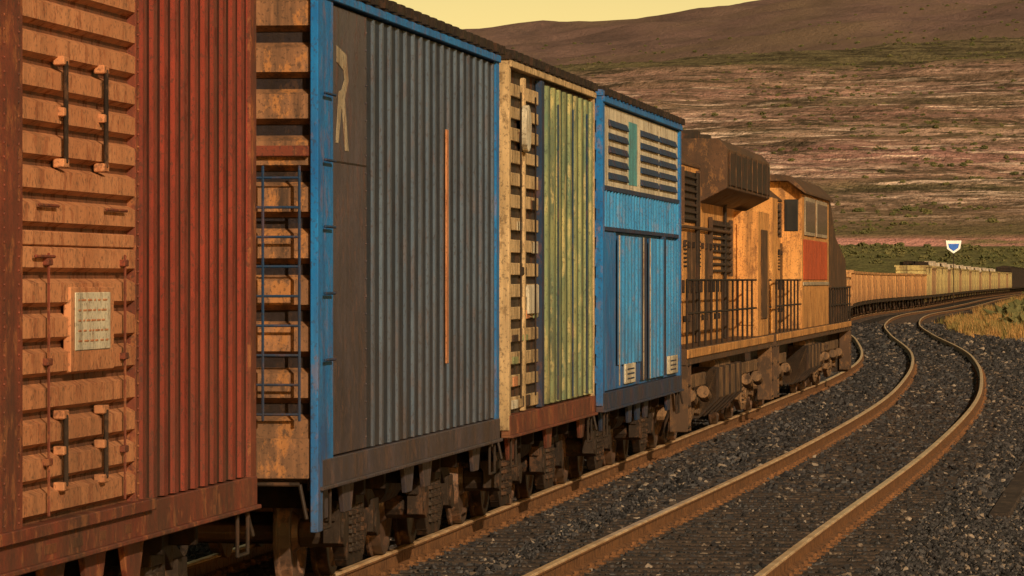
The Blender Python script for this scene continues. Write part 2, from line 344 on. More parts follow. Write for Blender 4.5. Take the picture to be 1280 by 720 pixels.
def lumpy(name,mat,sub,amp,sq,seed,freq=1.7):
    bm=bmesh.new(); bmesh.ops.create_icosphere(bm,subdivisions=sub,radius=1)
    for v in bm.verts:
        k=1+amp*mn.noise(v.co*freq+Vector((seed*3.3,seed,0))); v.co*=k; v.co.z*=sq
    me=bpy.data.meshes.new(name); bm.to_mesh(me); bm.free(); me.materials.append(MT[mat]); return bpy.data.objects.new(name,me)
stones=[]
for i in range(6): stones.append(lumpy('ballast_stone','stone',1,.9,.75,i*2.3))
P=[];S=[]
def addst(d0,d1,dens,size):
    xl=float(C1(d0))-3; xr=max(640*d1/6000+1.5, float(C2(d1))+3)
    n_=int((d1-d0)*(xr-xl)*dens); X=rng.uniform(xl,xr,n_); D=rng.uniform(d0,d1,n_); c1=C1(D); c2=C2(D)
    rw=11-7.6*np.clip((D-165)/85,0,1)
    ok=(X>c1-2.8)&(X<c2+rw-.2)
    for c,h in ((c1,.75),(c2,.97)):
        l=(X-c); ok&=~(np.abs(np.abs(l)-h)<.1)
        Dc=D+l*.12; on=(((Dc+.13)%.6)<.26)&(np.abs(l)<h+.72); ok&=~(on&(rng.random(n_)<.76))
        ok&= ~((np.abs(l)<h)&(rng.random(n_)<.12))
    rr=X>c2+3.0; ok&=~(rr&(rng.random(n_)<.45))
    X=X[ok];D=D[ok];c2=c2[ok]; rr=X-c2
    z=-.205-.115*np.clip((rr-1.9)/1.1,0,1)+rng.uniform(-.02,.022,len(X))
    s=size*rng.lognormal(0,.28,len(X)); s=np.where(rr>3,s*.75,s)
    P.append(np.stack([X,D,z],1)); S.append(s)
addst(34,60,400,.0235); addst(60,100,180,.034); addst(100,170,55,.051); addst(170,290,12,.088)
P=np.concatenate(P);S=np.concatenate(S); print('stones',len(P))
scatter('gravel_ballast',P,S,stones)
# scrub on hills
sc=[lumpy('scrub_bush','scrub',3,1.1,.6,i*5.1+1,3.2) for i in range(4)]
def hp(n_,y0,y1,s0,s1,thr,fs=.01,pw=1.,dz=.2):
    c=0;P=[];S=[]
    while c<n_:
        y=y0+(y1-y0)*random.random()**pw; x=random.uniform(-.03,.16)*y
        if mn.noise(Vector((x*fs,y*fs*.6,5)))+.5*mn.noise(Vector((x*fs*4,y*fs*3,5)))<thr and random.random()<.9: c+=.3; continue
        s=random.uniform(s0,s1)*random.uniform(.5,1); P.append((x,y,height(x,y)+s*dz)); S.append(s); c+=1
    return P,S
P=[];S=[]
for a in ((2600,985,1320,.4,1.5,.0),(3200,1370,2600,.4,1.4,.08),(900,2600,4200,1,2.2,.1)):
    p,s=hp(*a); P+=p;S+=s
scatter('scrub_bushes',P,S,sc,True)
# grass
def tuft(i):
    V=[];F=[];r=random.Random(i)
    for k in range(26):
        a=r.uniform(0,6.28); q=r.uniform(0,.3); x,y=q*math.cos(a),q*math.sin(a); h=r.uniform(.3,1.0); l=r.uniform(.1,.6); b2=r.uniform(0,6.28)
        ex,ey=x+l*math.cos(b2)*h,y+l*math.sin(b2)*h; w=.022; wx,wy=-math.sin(b2)*w,math.cos(b2)*w; o=len(V)
        V+= [(x-wx,y-wy,0),(x+wx,y+wy,0),((x+ex)/2.3+wx,(y+ey)/2.3+wy,h*.6),((x+ex)/2.3-wx,(y+ey)/2.3-wy,h*.6),(ex,ey,h)]
        F+=[(o,o+1,o+2,o+3),(o+3,o+2,o+4)]
    me=bpy.data.meshes.new('grass_tuft'); me.from_pydata(V,[],F); me.materials.append(MT['grass']); return bpy.data.objects.new('grass_tuft',me)
P=[];S=[]
for _ in range(26000):
    d=150+800*random.random()**1.9; xr=.135*d
    xl=float(C2(d))+right_w(d)+1.6*mn.noise(Vector((d*.08,0,0)))-.8; xl2=float(C1(d))-25
    if random.random()<.85:
        if xl>=xr: continue
        x=xl+(xr-xl)*random.random()
    else: x=random.uniform(xl2,float(C1(d))-3.8)
    if mn.noise(Vector((x*.2,d*.04,2)))+.4*mn.noise(Vector((x*.9,d*.2,2)))<.0 and random.random()<.8: continue
    s=random.uniform(.15,.55)*(1+.0015*d)*(1+.7*mn.noise(Vector((x*.15,d*.03,9)))); P.append((x,d,height(x,d)+.05)); S.append(s)
for _ in range(240):
    d=random.uniform(44,170); x=float(C2(d))+random.uniform(3.2,9); P.append((x,d,-.33)); S.append(random.uniform(.08,.25))
scatter('dry_grass',P,S,[tuft(i) for i in range(5)],True)
P=[];S=[]
for _ in range(900):
    d=random.uniform(260,980); x=random.uniform(float(C2(d))+6,.14*d+10)
    s=random.uniform(.3,1.2); P.append((x,d,-.4+.3*s)); S.append(s)
scatter('low_shrubs',P,S,[lumpy('low_shrub','scrub',3,1.1,.6,i*2.1+9,3) for i in range(3)],True)
# ------------------------------------------------------------------ bogies
def bogie(c,xc,pt='bogie',mat='truck',axles=(-.9,.9),r=.46):
    for wx in axles:
        for sg in (-1,1):
            c.lathe(pt+'_wheels','wheel',xc+wx,r,[(sg*.655,0),(sg*.655,r+.03),(sg*.69,r+.03),(sg*.70,r),(sg*.79,r-.01),(sg*.79,r-.07),(sg*.755,r-.09),(sg*.74,.17),(sg*.80,.13),(sg*.80,0)])
            c.cyl(pt+'_journals',mat,(xc+wx,sg*.8,r),(xc+wx,sg*1.17,r),.12,12)
            c.box(pt+'_journals',mat,xc+wx-.17,xc+wx+.17,sg*1.08-.07,sg*1.08+.07,r-.08,r+.20)
        c.cyl(pt+'_axles','wheel',(xc+wx,-.7,r),(xc+wx,.7,r),.08,8)
    a=axles[0];b_=axles[-1]
    for sg in (-1,1):
        y0,y1=sorted((sg*1.0,sg*1.12))
        c.prism(pt+'_frame',mat,[(xc+a-.2,r+.2),(xc+a-.2,r+.1),(xc+a+.15,r+.12),(xc-.35,r+.3),(xc+.35,r+.3),(xc+b_-.15,r+.12),(xc+b_+.2,r+.1),(xc+b_+.2,r+.2),(xc+.45,r+.43),(xc-.45,r+.43)],y0,y1,'y')
        c.prism(pt+'_frame',mat,[(xc+a+.1,r+.08),(xc+a+.16,r-.02),(xc-.4,r-.30),(xc+.4,r-.30),(xc+b_-.16,r-.02),(xc+b_-.1,r+.08),(xc+.36,r-.20),(xc-.36,r-.20)],y0+.01,y1-.01,'y')
        for q in (-.42,.42): c.box(pt+'_frame',mat,xc+q-.05,xc+q+.05,y0+.004,y1-.004,r-.25,r+.32)
        for q in (-.22,0,.22):
            for z in range(5): c.cyl(pt+'_springs',mat,(xc+q,sg*1.07,r-.19+z*.075),(xc+q,sg*1.07,r-.15+z*.075),.085,10)
            c.cyl(pt+'_springs','black',(xc+q,sg*1.07,r-.2),(xc+q,sg*1.07,r+.2),.05,8)
    c.box(pt+'_bolster',mat,xc-.2,xc+.2,-1.15,1.15,r+.2,r+.42)
    for q in (a+.55,b_-.55):
        c.box(pt+'_brakes','black',xc+q-.04,xc+q+.04,-.8,.8,r-.12,r+.02); 
def coupler(c,x,dr,mat='truck'):
    x2=x+dr*.55; a,b_=sorted((x,x2)); c.box('coupler',mat,a,b_,-.09,.09,.80,.98)
    a,b_=sorted((x2,x2+dr*.28)); c.prism('coupler',mat,[(a,-.17),(b_,-.13),(b_,.02),(a+.1,.19),(a,.17)],.72,1.03,'z')
    c.box('draft_gear',mat,*sorted((x,x+dr*.12)),-.28,.28,.7,1.08)
    c.cyl('uncoupling_lever','truck',(x+dr*.15,-1.3,.98),(x+dr*.15,-.2,.98),.018,6); c.cyl('uncoupling_lever','truck',(x+dr*.15,-1.3,.98),(x+dr*.2,-1.36,.72),.018,6)
    for k in range(6):
        a0=math.pi*k/6; a1=math.pi*(k+1)/6
        c.cyl('brake_hose','black',(x+dr*(.5-.4*math.cos(a0)),-.45,.85-.42*math.sin(a0)),(x+dr*(.5-.4*math.cos(a1)),-.45,.85-.42*math.sin(a1)),.032,8)
def underframe(c,Lc,sill,bx,z0=1.1):
    c.box('center_sill','black',.1,Lc-.1,-.3,.3,.70,z0-.01)
    c.box('floor','black',.02,Lc-.02,-1.34,1.34,z0-.12,z0-.012)
    for sg in (-1,1):
        y0,y1=sorted((sg*1.33,sg*1.425)); c.box('side_sill',sill,0,Lc,y0,y1,z0-.15,z0+.05)
        y0,y1=sorted((sg*1.33,sg*1.455)); c.box('side_sill',sill,0,Lc,y0,y1,z0-.175,z0-.145)
        x=.8
        while x<Lc-.5:
            if min(abs(x-b) for b in bx)>1.0:
                y0,y1=sorted((sg*1.30,sg*1.34)); c.prism('sill_gussets',sill,[(x-.35,z0-.16),(x+.35,z0-.16),(x+.18,z0-.42),(x-.18,z0-.42)],y0,y1,'y')
            c.box('cross_bearers','black',x-.05,x+.05,-1.3,1.3,z0-.34,z0-.13); x+=1.15
    m_=(bx[0]+bx[-1])/2
    c.cyl('air_reservoir','truck',(m_-.7,-.95,.72),(m_+.3,-.95,.72),.17,14)
    c.cyl('brake_cylinder','truck',(m_+.5,-.8,.75),(m_+1.,-.8,.75),.13,12); c.cyl('brake_rod','truck',(bx[0]+.8,-.7,.62),(bx[-1]-.8,-.7,.6),.022,6)
    for x in (.25,Lc-.65):
        for sg in (-1,1):
            for q in (0,.4): c.cyl('sill_steps','black',(x+q,sg*1.4,z0-.16),(x+q,sg*1.4,.62),.016,6)
            c.cyl('sill_steps','black',(x,sg*1.4,.63),(x+.4,sg*1.4,.63),.016,6)
def eladder(c,y0,y1,x,z0,z1,mat,step=.3,n=2):
    for i in range(n): y=y0+(y1-y0)*i/(n-1); c.cyl('end_ladder',mat,(x,y,z0),(x,y,z1),.013,6)
    z=z0+.05
    while z<z1: c.cyl('end_ladder',mat,(x,y0,z),(x,y1,z),.012,6); z+=step
def shell(c,Lc,core,endm,roofm,post,top=4.72,z0=1.1,pw=.22,py=1.24,pw2=.22):
    c.box('body_core',core,.03,Lc-.03,-1.345,1.345,z0,top-.02)
    for x,sg in ((.03,-1),(Lc-.03,1)):
        c.ecorr('end_corrugated',endm,-py-.01,py+.01,z0+.05,top-.1,x,.36,.09,sg,duty=.52,sl=.12)
    for x0,x1 in ((-.02,pw),(Lc-pw2,Lc+.02)):
        for sg in (-1,1):
            y0,y1=sorted((sg*py,sg*1.415)); c.box('corner_posts',post,x0,x1,y0,y1,z0-.1,top)
    c.prism('roof',roofm,[(-1.42,top-.03),(-1.42,top+.04),(-.9,top+.12),(0,top+.18),(.9,top+.12),(1.42,top+.04),(1.42,top-.03)],-.04,Lc+.04,'x')
    x=.15
    while x<Lc:
        for sg in (-1,1):
            c.prism('roof_ribs','black',[(sg*1.46,top-.02),(sg*1.46,top+.07),(sg*.9,top+.17),(0,top+.23),(0,top+.1)],x,x+.2,'x')
        x+=.5
    c.box('top_chord',post,0,Lc,-1.435,-1.34,top-.10,top-.03); c.box('top_chord',post,0,Lc,1.34,1.435,top-.10,top-.03)
# ---- car 1
D0=17.0; D1=33.1; Lc=(D1-D0)/CO; lx=lambda D:(D-D0)/CO
Y=-1.36
c=B(); shell(c,Lc,'rustframe','tan','rustframe','rustframe')
bx=[2.4,lx(30.9)]; underframe(c,Lc,'rustframe',bx)
for q in bx: bogie(c,q)
coupler(c,Lc,1); coupler(c,0,-1)
a,b_=lx(25.75),lx(28.85)
for sg in (-1,1):
    yy=sg*1.385
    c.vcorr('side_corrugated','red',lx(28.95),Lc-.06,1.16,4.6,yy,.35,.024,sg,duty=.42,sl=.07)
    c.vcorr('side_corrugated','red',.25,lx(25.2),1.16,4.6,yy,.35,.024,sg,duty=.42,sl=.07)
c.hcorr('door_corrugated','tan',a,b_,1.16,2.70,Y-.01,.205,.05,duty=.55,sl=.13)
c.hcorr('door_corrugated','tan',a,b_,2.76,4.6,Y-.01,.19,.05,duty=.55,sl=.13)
c.box('door_frame','rustframe',lx(25.2),a,-1.43,-1.35,1.14,4.6)
c.box('door_frame','rustframe',b_,lx(28.95),-1.425,-1.35,1.14,4.6)
c.box('door_frame','tan',a,b_,-1.416,-1.36,2.69,2.77)
c.box('door_track','rustframe',lx(24.5),lx(29.3),-1.465,-1.37,1.10,1.17)
for D in (26.75,27.85):
    for z0,z1 in ((3.15,3.72),(1.35,1.75)):
        c.cyl('door_latch','truck',(lx(D),-1.45,z0),(lx(D),-1.45,z1),.016,8)
        for z in (z0,(z0+z1)/2,z1): c.box('door_latch','tan',lx(D)-.07,lx(D)+.07,-1.455,-1.39,z-.025,z+.025)
for D in (26.35,28.45):
    c.cyl('door_latch','rustframe',(lx(D),-1.44,1.2),(lx(D),-1.44,2.65),.010,6)
    for z in (1.5,2.05,2.6): c.box('door_latch','rustframe',lx(D)-.06,lx(D)+.06,-1.452,-1.38,z-.02,z+.02)
c.box('placard','tan',lx(26.95),lx(28.15),-1.435,-1.39,1.98,2.46)
c.box('placard_board','white',lx(27.05),lx(28.02),-1.442,-1.433,2.10,2.43)
for i in range(5):
    q=lx(27.12)
    while q<lx(27.9): 
        w_=random.uniform(.04,.14); c.box('placard_lettering','tan',q,min(q+w_,lx(27.95)),-1.4455,-1.441,2.38-.058*i,2.392-.058*i); q+=w_+random.uniform(.03,.08)
for q0,q1,z in ((26.1,26.6,2.9),(27.9,28.5,2.9),(26.0,26.5,2.62)): c.box('grab_irons','rustframe',lx(q0),lx(q1),-1.45,-1.435,z,z+.018)
for i in range(46):
    for x in (lx(25.3),lx(25.65),b_+.05): c.cyl('rivets','rustframe',(x,-1.42,1.2+i*.075),(x,-1.437,1.2+i*.075),.011,6)
for i in range(4): c.box('stencil_marks','tan_groove',lx(26.3)+i*.75,lx(26.3)+i*.75+random.uniform(.15,.4),-1.4275,-1.424,.99,1.045)
loc,rz=place(D0); c.finish('boxcar',loc,rz,.006)
# ---- car 2
D0=35.8; D1=46.9; Lc=(D1-D0)/CO
c=B(); shell(c,Lc,'grey','endtan','black','blue',pw=.72,py=1.385)
c.prism('end_post','blue',[(-.10,-1.43),(.12,-1.43),(.12,-1.37),(-.10,-1.37)],.62,4.7,'z')
bx=[lx(39.6),lx(44.4)]; underframe(c,Lc,'grey',bx)
for q in bx: bogie(c,q)
coupler(c,0,-1); coupler(c,Lc,1)
eladder(c,-1.30,-.75,-.17,1.45,3.35,'dkblue',.22,3)
for z in (1.9,2.4,2.9,3.4,3.9): c.cyl('grab_irons','dkblue',(.1,-1.45,z),(.6,-1.45,z),.013,6)
c.box('end_beam','endtan',-.12,.0,-1.36,1.36,1.02,1.32); c.box('end_beam','rustframe',-.12,.0,-1.36,1.36,3.42,3.50)
for sg in (-1,1):
    c.box('plain_panel','grey',.73,lx(38.35),min(sg*1.35,sg*1.395),max(sg*1.35,sg*1.395),1.16,4.6)
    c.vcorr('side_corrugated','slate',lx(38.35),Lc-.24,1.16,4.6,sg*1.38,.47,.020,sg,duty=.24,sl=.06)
for i in range(24): 
    for x in (.78,lx(38.3)): c.cyl('rivets','grey',(x,-1.39,1.25+i*.14),(x,-1.405,1.25+i*.14),.012,6)
c.box('panel_seam','black',.74,lx(38.33),-1.398,-1.394,3.40,3.415)
c.box('rust_strip','tan',lx(43.0),lx(43.0)+.14,-1.420,-1.402,1.75,3.85)
c.prism('graffiti_letter','silver',[(.95,3.55),(1.08,3.55),(1.25,3.85),(1.42,3.5),(1.6,3.5),(1.4,3.9),(1.6,4.05),(1.48,4.25),(1.0,4.3),(1.0,4.17),(1.35,4.12),(1.38,4.05),(1.25,3.97),(1.1,3.95)],-1.40,-1.396,'y')
loc,rz=place(D0); c.finish('boxcar',loc,rz,.006)
# ---- car 3
D0=47.75; D1=56.1; Lc=(D1-D0)/CO
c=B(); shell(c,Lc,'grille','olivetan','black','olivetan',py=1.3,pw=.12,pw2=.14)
bx=[lx(49.9),lx(54.0)]; underframe(c,Lc,'rustframe',bx)
for q in bx: bogie(c,q)
coupler(c,0,-1); coupler(c,Lc,1)
for sg in (-1,1):
    z=1.20
    while z<4.45:
        hgt=random.uniform(.115,.14); y0,y1=sorted((sg*1.35,sg*1.385))
        c.box('cream_slats','olivetan',.12,lx(49.15),y0,y1,z,z+hgt); c.box('cream_slats','olivetan',lx(49.3),lx(50.55),y0,y1,z+random.uniform(-.02,.02),z+hgt); z+=.225
    c.vcorr('door_corrugated','green',lx(50.8),Lc-.15,1.18,4.57,sg*1.385,.55,.028,sg,duty=.38,sl=.06)
    y0,y1=sorted((sg*1.35,sg*1.40)); c.box('slat_post','olivetan',lx(49.15)+.002,lx(49.3)-.002,y0,y1,1.16,4.57)
c.box('door_frame','dkblue',lx(50.55),lx(50.8),-1.42,-1.35,1.16,4.6)
for D in (48.6,49.9):
    c.cyl('latch_rod','black',(lx(D),-1.43,1.3),(lx(D),-1.43,4.4),.012,6)
for k in range(14):
    z=1.2+.225*random.randint(0,13); x=random.uniform(.3,2.4); c.box('patch_plates',random.choice(['grille','white','green','tan']),x,x+random.uniform(.15,.6),-1.395-k*.0006,-1.38,z,z+random.uniform(.06,.12))
c.cyl('white_disc','white',(lx(49.1),-1.455,4.05),(lx(49.1),-1.395,4.05),.24,18)
c.box('number_board','white',lx(49.4),lx(50.3),-1.42,-1.39,2.15,2.45)
for D in (52.0,53.5,55.0): c.cyl('door_rod','dkblue',(lx(D),-1.435,1.2),(lx(D),-1.435,4.4),.012,6)
loc,rz=place(D0); c.finish('boxcar',loc,rz,.006)
# ---- car 4
D0=57.05; D1=68.2; Lc=(D1-D0)/CO
c=B(); shell(c,Lc,'blue','blue','blue','blue',py=1.33)
bx=[lx(59.6),lx(65.6)]; underframe(c,Lc,'dkblue',bx)
for q in bx: bogie(c,q)
coupler(c,0,-1); coupler(c,Lc,1)
c.box('upper_panel','white',.25,Lc-.25,-1.385,-1.34,3.62,4.6)
for k in range(5):
    for d0,d1 in ((58.0,60.4),(62.2,64.8),(65.0,67.6)):
        z=3.72+k*.16; c.prism('louvres','dkblue',[(-1.386,z),(-1.42,z),(-1.386,z+.09)],lx(d0),lx(d1),'x')
c.box('cyan_mark','cyan',lx(60.6),lx(61.7),-1.390,-1.386,3.7,4.5)
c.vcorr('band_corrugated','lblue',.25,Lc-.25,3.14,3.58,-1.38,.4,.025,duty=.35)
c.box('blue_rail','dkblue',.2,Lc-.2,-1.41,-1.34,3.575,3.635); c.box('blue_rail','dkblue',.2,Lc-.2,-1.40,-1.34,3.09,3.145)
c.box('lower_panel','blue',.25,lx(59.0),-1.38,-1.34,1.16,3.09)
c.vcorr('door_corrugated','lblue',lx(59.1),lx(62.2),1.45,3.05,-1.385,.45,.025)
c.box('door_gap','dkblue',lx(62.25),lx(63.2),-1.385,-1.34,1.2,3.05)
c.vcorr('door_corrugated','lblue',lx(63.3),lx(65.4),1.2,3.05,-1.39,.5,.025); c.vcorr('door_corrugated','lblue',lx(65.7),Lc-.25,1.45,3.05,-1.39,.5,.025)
c.box('door_frame','dkblue',lx(65.4),lx(65.7),-1.42,-1.34,1.2,3.09); c.box('lower_panel','blue',lx(59.0),lx(62.2),-1.38,-1.34,1.16,1.44); c.box('lower_panel','blue',lx(65.7),Lc-.25,-1.38,-1.34,1.16,1.44)
for D in (59.05,62.3,63.25): c.cyl('door_rods','silver',(lx(D),-1.42,1.2),(lx(D),-1.42,3.05),.010,6)
c.box('notice_board','white',lx(60),lx(61.3),-1.41,-1.38,1.2,1.45); c.box('notice_board','white',lx(66.2),lx(67.6),-1.42,-1.38,1.2,1.45)
for i in range(3): c.box('notice_lettering','dkblue',lx(60.2),lx(61.1),-1.414,-1.4105,1.25+i*.06,1.27+i*.06); c.box('notice_lettering','dkblue',lx(66.4),lx(67.3),-1.424,-1.4205,1.25+i*.06,1.27+i*.06)
loc,rz=place(D0); c.finish('boxcar',loc,rz,.006)
# ------------------------------------------------------------------ locomotives
def rails(c,x0,x1,y,z0=1.52,h=.98,step=1.15):
    for z in (z0+h,z0+h*.5): c.cyl('handrail','black',(x0,y,z),(x1,y,z),.02,6)
    x=x0
    while x<=x1+.01: c.cyl('handrail','black',(x,y,z0-.2),(x,y,z0+h),.022,6); x+=step
def hood(c,x0,x1,top,mat,w=.95):
    c.prism('hood',mat,[(-w,1.5),(-w,top-.25),(w,top-.25),(w,1.5)],x0,x1,'x')
    c.prism('hood_top','locodk',[(-w-.02,top-.27),(-w-.02,top-.22),(-w+.25,top),(w-.25,top),(w+.02,top-.22),(w+.02,top-.27)],x0-.03,x1+.03,'x')
def doors(c,x0,x1,w=.95,z0=1.65,z1=3.25,mats=('loco','locodk','loco')):
    x=x0;i=0
    while x+.85<x1:
        for sg in (-1,1):
            a,b_=sorted((sg*w,sg*(w+.035))); c.box('hood_doors',mats[i%len(mats)],x+.04,x+.82,a,b_,z0,z1)
            a,b_=sorted((sg*(w+.03),sg*(w+.08))); c.box('door_handles','black',x+.68,x+.74,a,b_,2.3,2.5)
            for z in (z0+.2,z1-.25): c.box('door_handles','black',x+.05,x+.12,a,b_,z,z+.1)
            if i%3==1:
                for k in range(7): z=z1-.55+k*.065; c.box('hood_louvres','grille',x+.15,x+.7,*sorted((sg*(w+.03),sg*(w+.055))),z,z+.03)
        x+=.88;i+=1
def grille(c,x0,x1,z0,z1,w):
    for sg in (-1,1):
        c.box('grille_back','grille',x0,x1,*sorted((sg*w,sg*(w+.02))),z0,z1)
        z=z0+.03
        while z<z1-.05: c.box('grille_slats','grille',x0,x1,*sorted((sg*(w+.02),sg*(w+.06))),z,z+.045); z+=.11
        for a in (x0-.05,x1): c.box('grille_frame','locodk',a,a+.05,*sorted((sg*w,sg*(w+.075))),z0-.04,z1+.04)
def ltruck(c,xc):
    bogie(c,xc,'loco_truck','trucktan',(-1.75,0,1.75),.51)
    for sg in (-1,1):
        c.box('loco_truck_frame','trucktan',xc-2.5,xc+2.5,*sorted((sg*1.13,sg*1.2)),.86,1.06)
        for q in (-1.3,1.3): c.cyl('brake_cyl','trucktan',(xc+q-.25,sg*1.27,.78),(xc+q+.25,sg*1.27,.7),.10,12)
        for q in (-.9,.9): c.cyl('sand_pipe','black',(xc+q*2.7,sg*1.2,1.0),(xc+q*2.5,sg*.9,.2),.03,6)
def lframe(c,Ll):
    c.box('frame','locodk',0,Ll,-1.4,1.4,1.26,1.5); c.box('walkway_edge','loco',0,Ll,-1.425,-1.4,1.36,1.49); c.box('walkway_edge','loco',0,Ll,1.4,1.425,1.36,1.49)
    m=Ll/2
    c.prism('fuel_tank','trucktan',[(-1.3,1.1),(-1.3,.62),(-1.0,.32),(1.0,.32),(1.3,.62),(1.3,1.1)],m-2.6,m+2.6,'x')
    for q in (-2.6,-1.3,0,1.3,2.5): c.prism('tank_straps','black',[(-1.33,1.12),(-1.33,.60),(-1.01,.29),(1.01,.29),(1.33,.60),(1.33,1.12)],m+q,m+q+.1,'x')
    c.box('under_skirt','black',.2,Ll-.2,-.9,.9,.9,1.26)
    c.cyl('air_reservoir','trucktan',(m-2.3,-1.12,1.13),(m+1.,-1.12,1.13),.14,12)
    for x in (.0,Ll-.6):
        for k in range(4): c.box('steps','black',x+.05,x+.55,-1.42,-1.15,.35+k*.3,.38+k*.3)
        for q in (x+.02,x+.56): c.box('steps','locodk',q,q+.03,-1.42,-1.15,.3,1.3)
    coupler(c,0,-1,'black'); coupler(c,Ll,1,'black')
D0=69.3;D1=88.6;Ll=(D1-D0)/CO; c=B(); lframe(c,Ll); hood(c,.5,Ll-.4,4.55,'loco')
doors(c,.8,12.5,mats=('loco','locodk','locodk','loco'))
grille(c,lx(73.5),lx(76.5),3.4,4.2,.95); grille(c,lx(70.3),lx(71.5),3.5,4.1,.95); grille(c,lx(79),lx(83.5),2.6,3.5,.96)
for q in (1.9,2.2,6.9,7.1,12.9): c.cyl('hood_pipes','black',(q,-1.0,1.5),(q,-1.0,4.2),.035,8)
c.cyl('hood_pipes','locodk',(.8,-1.02,3.32),(13.5,-1.02,3.32),.03,8)
xa,xb=lx(77.2),lx(87.7)
c.prism('radiator_flare','locodk',[(-.95,3.75),(-1.4,3.98),(-1.4,4.62),(-1.25,4.78),(1.25,4.78),(1.4,4.62),(1.4,3.98),(.95,3.75)],xa,xb,'x')
c.box('radiator_screen','grille',xa+.3,xb-.3,-1.425,-1.4,4.03,4.56); 
x=xa+.3
while x<xb-.3: c.box('radiator_screen_bars','locodk',x,x+.06,-1.435,-1.42,4.0,4.6); x+=1.3
for q in (1.5,3.8,6.1,8.4): c.cyl('roof_fan','grille',(xa+q,0,4.77),(xa+q,0,4.95),.85,20)
c.box('cabinet','loco',lx(84.9),lx(87.9),-1.38,1.38,1.5,3.72)
c.box('cabinet_door','locodk',lx(85.6),lx(87.2),-1.40,-1.38,1.8,3.4)
c.box('cabinet_end_door','loco',lx(84.9)-.03,lx(84.9),-1.32,-1.0,1.7,3.5)
c.box('exhaust_stack','black',3.2,4.6,-.35,.35,4.55,4.85); c.box('roof_hatch','loco',.9,2.4,-.6,.6,4.55,4.68); c.cyl('roof_vent','black',(5.9,-.3,4.5),(5.9,-.3,4.8),.3,12)
c.box('rear_panel','loco',.42,.5,-.95,.95,1.5,4.2); rails(c,.3,Ll-4.2,-1.38); rails(c,.3,Ll-4.2,1.38); rails(c,Ll-.9,Ll-.2,-1.38)
ltruck(c,3.6); ltruck(c,Ll-3.7)
loc,rz=place(D0); c.finish('diesel_locomotive',loc,rz,.01)
D0=89.6;D1=118.3;Ll=(D1-D0)/CO; c=B(); lframe(c,Ll); hood(c,.5,9.2,4.36,'loco'); doors(c,.8,9.0,mats=('loco','loco','locodk'))
grille(c,lx(91.5),lx(93.8),3.4,4.02,.95); grille(c,lx(94.8),lx(97.2),3.4,4.02,.95); c.box('roof_hatch','black',1,4,-.6,.6,4.36,4.55)
c.box('hood_bulge','loco',.5,2.0,-1.3,1.3,1.5,4.05)
ca,cb=lx(98.2),lx(108.5)
c.prism('cab','loco',[(-1.38,1.5),(-1.38,4.3),(-1.1,4.58),(1.1,4.58),(1.38,4.3),(1.38,1.5)],ca,cb,'x')
c.prism('cab_roof','locodk',[(-1.46,4.26),(-1.46,4.32),(-1.14,4.63),(0,4.7),(1.14,4.63),(1.46,4.32),(1.46,4.26),(1.1,4.52),(-1.1,4.52)],ca-.25,cb+.6,'x')
for w0,w1 in ((98.9,102.6),(103.2,107.4)):
    for sg in (-1,1):
        c.box('window_frame','silver',lx(w0),lx(w1),*sorted((sg*1.38,sg*1.41)),3.42,4.22)
        c.box('window_glass','glass',lx(w0)+.2,lx(w1)-.2,*sorted((sg*1.405,sg*1.418)),3.5,4.14)
c.box('cab_end_window','glass',ca-.02,ca,-1.3,-1.02,3.5,4.15)
c.box('cab_red_panel','locored',lx(98.6),lx(107.6),-1.40,-1.38,2.5,3.34); c.box('cab_stripe','silver',lx(98.4),lx(108.3),-1.405,-1.38,2.38,2.46)
c.prism('nose','locodk',[(cb,1.5),(cb,4.4),(cb+1.0,4.35),(cb+3.5,3.5),(lx(116.6),3.0),(lx(117.2),2.5),(lx(117.2),1.5)],-1.36,1.36,'y')
c.box('nose_light','silver',cb+3.2,cb+3.6,-.3,.3,3.5,3.8); c.box('pilot','black',Ll-.5,Ll,-1.35,1.35,.25,1.3)
c.cyl('air_horn','silver',(ca+2,-.5,4.62),(ca+2,-.5,4.9),.1,8); c.box('antenna_dome','white',ca+4,ca+5,-.3,.3,4.66,4.82)
rails(c,.3,lx(97.8),-1.38); rails(c,.3,lx(97.8),1.38); rails(c,lx(108.8),Ll-.2,-1.40,h=.8)
ltruck(c,3.8); ltruck(c,Ll-4.5); ltruck(c,Ll/2+4)
loc,rz=place(D0); c.finish('diesel_locomotive',loc,rz,.01)
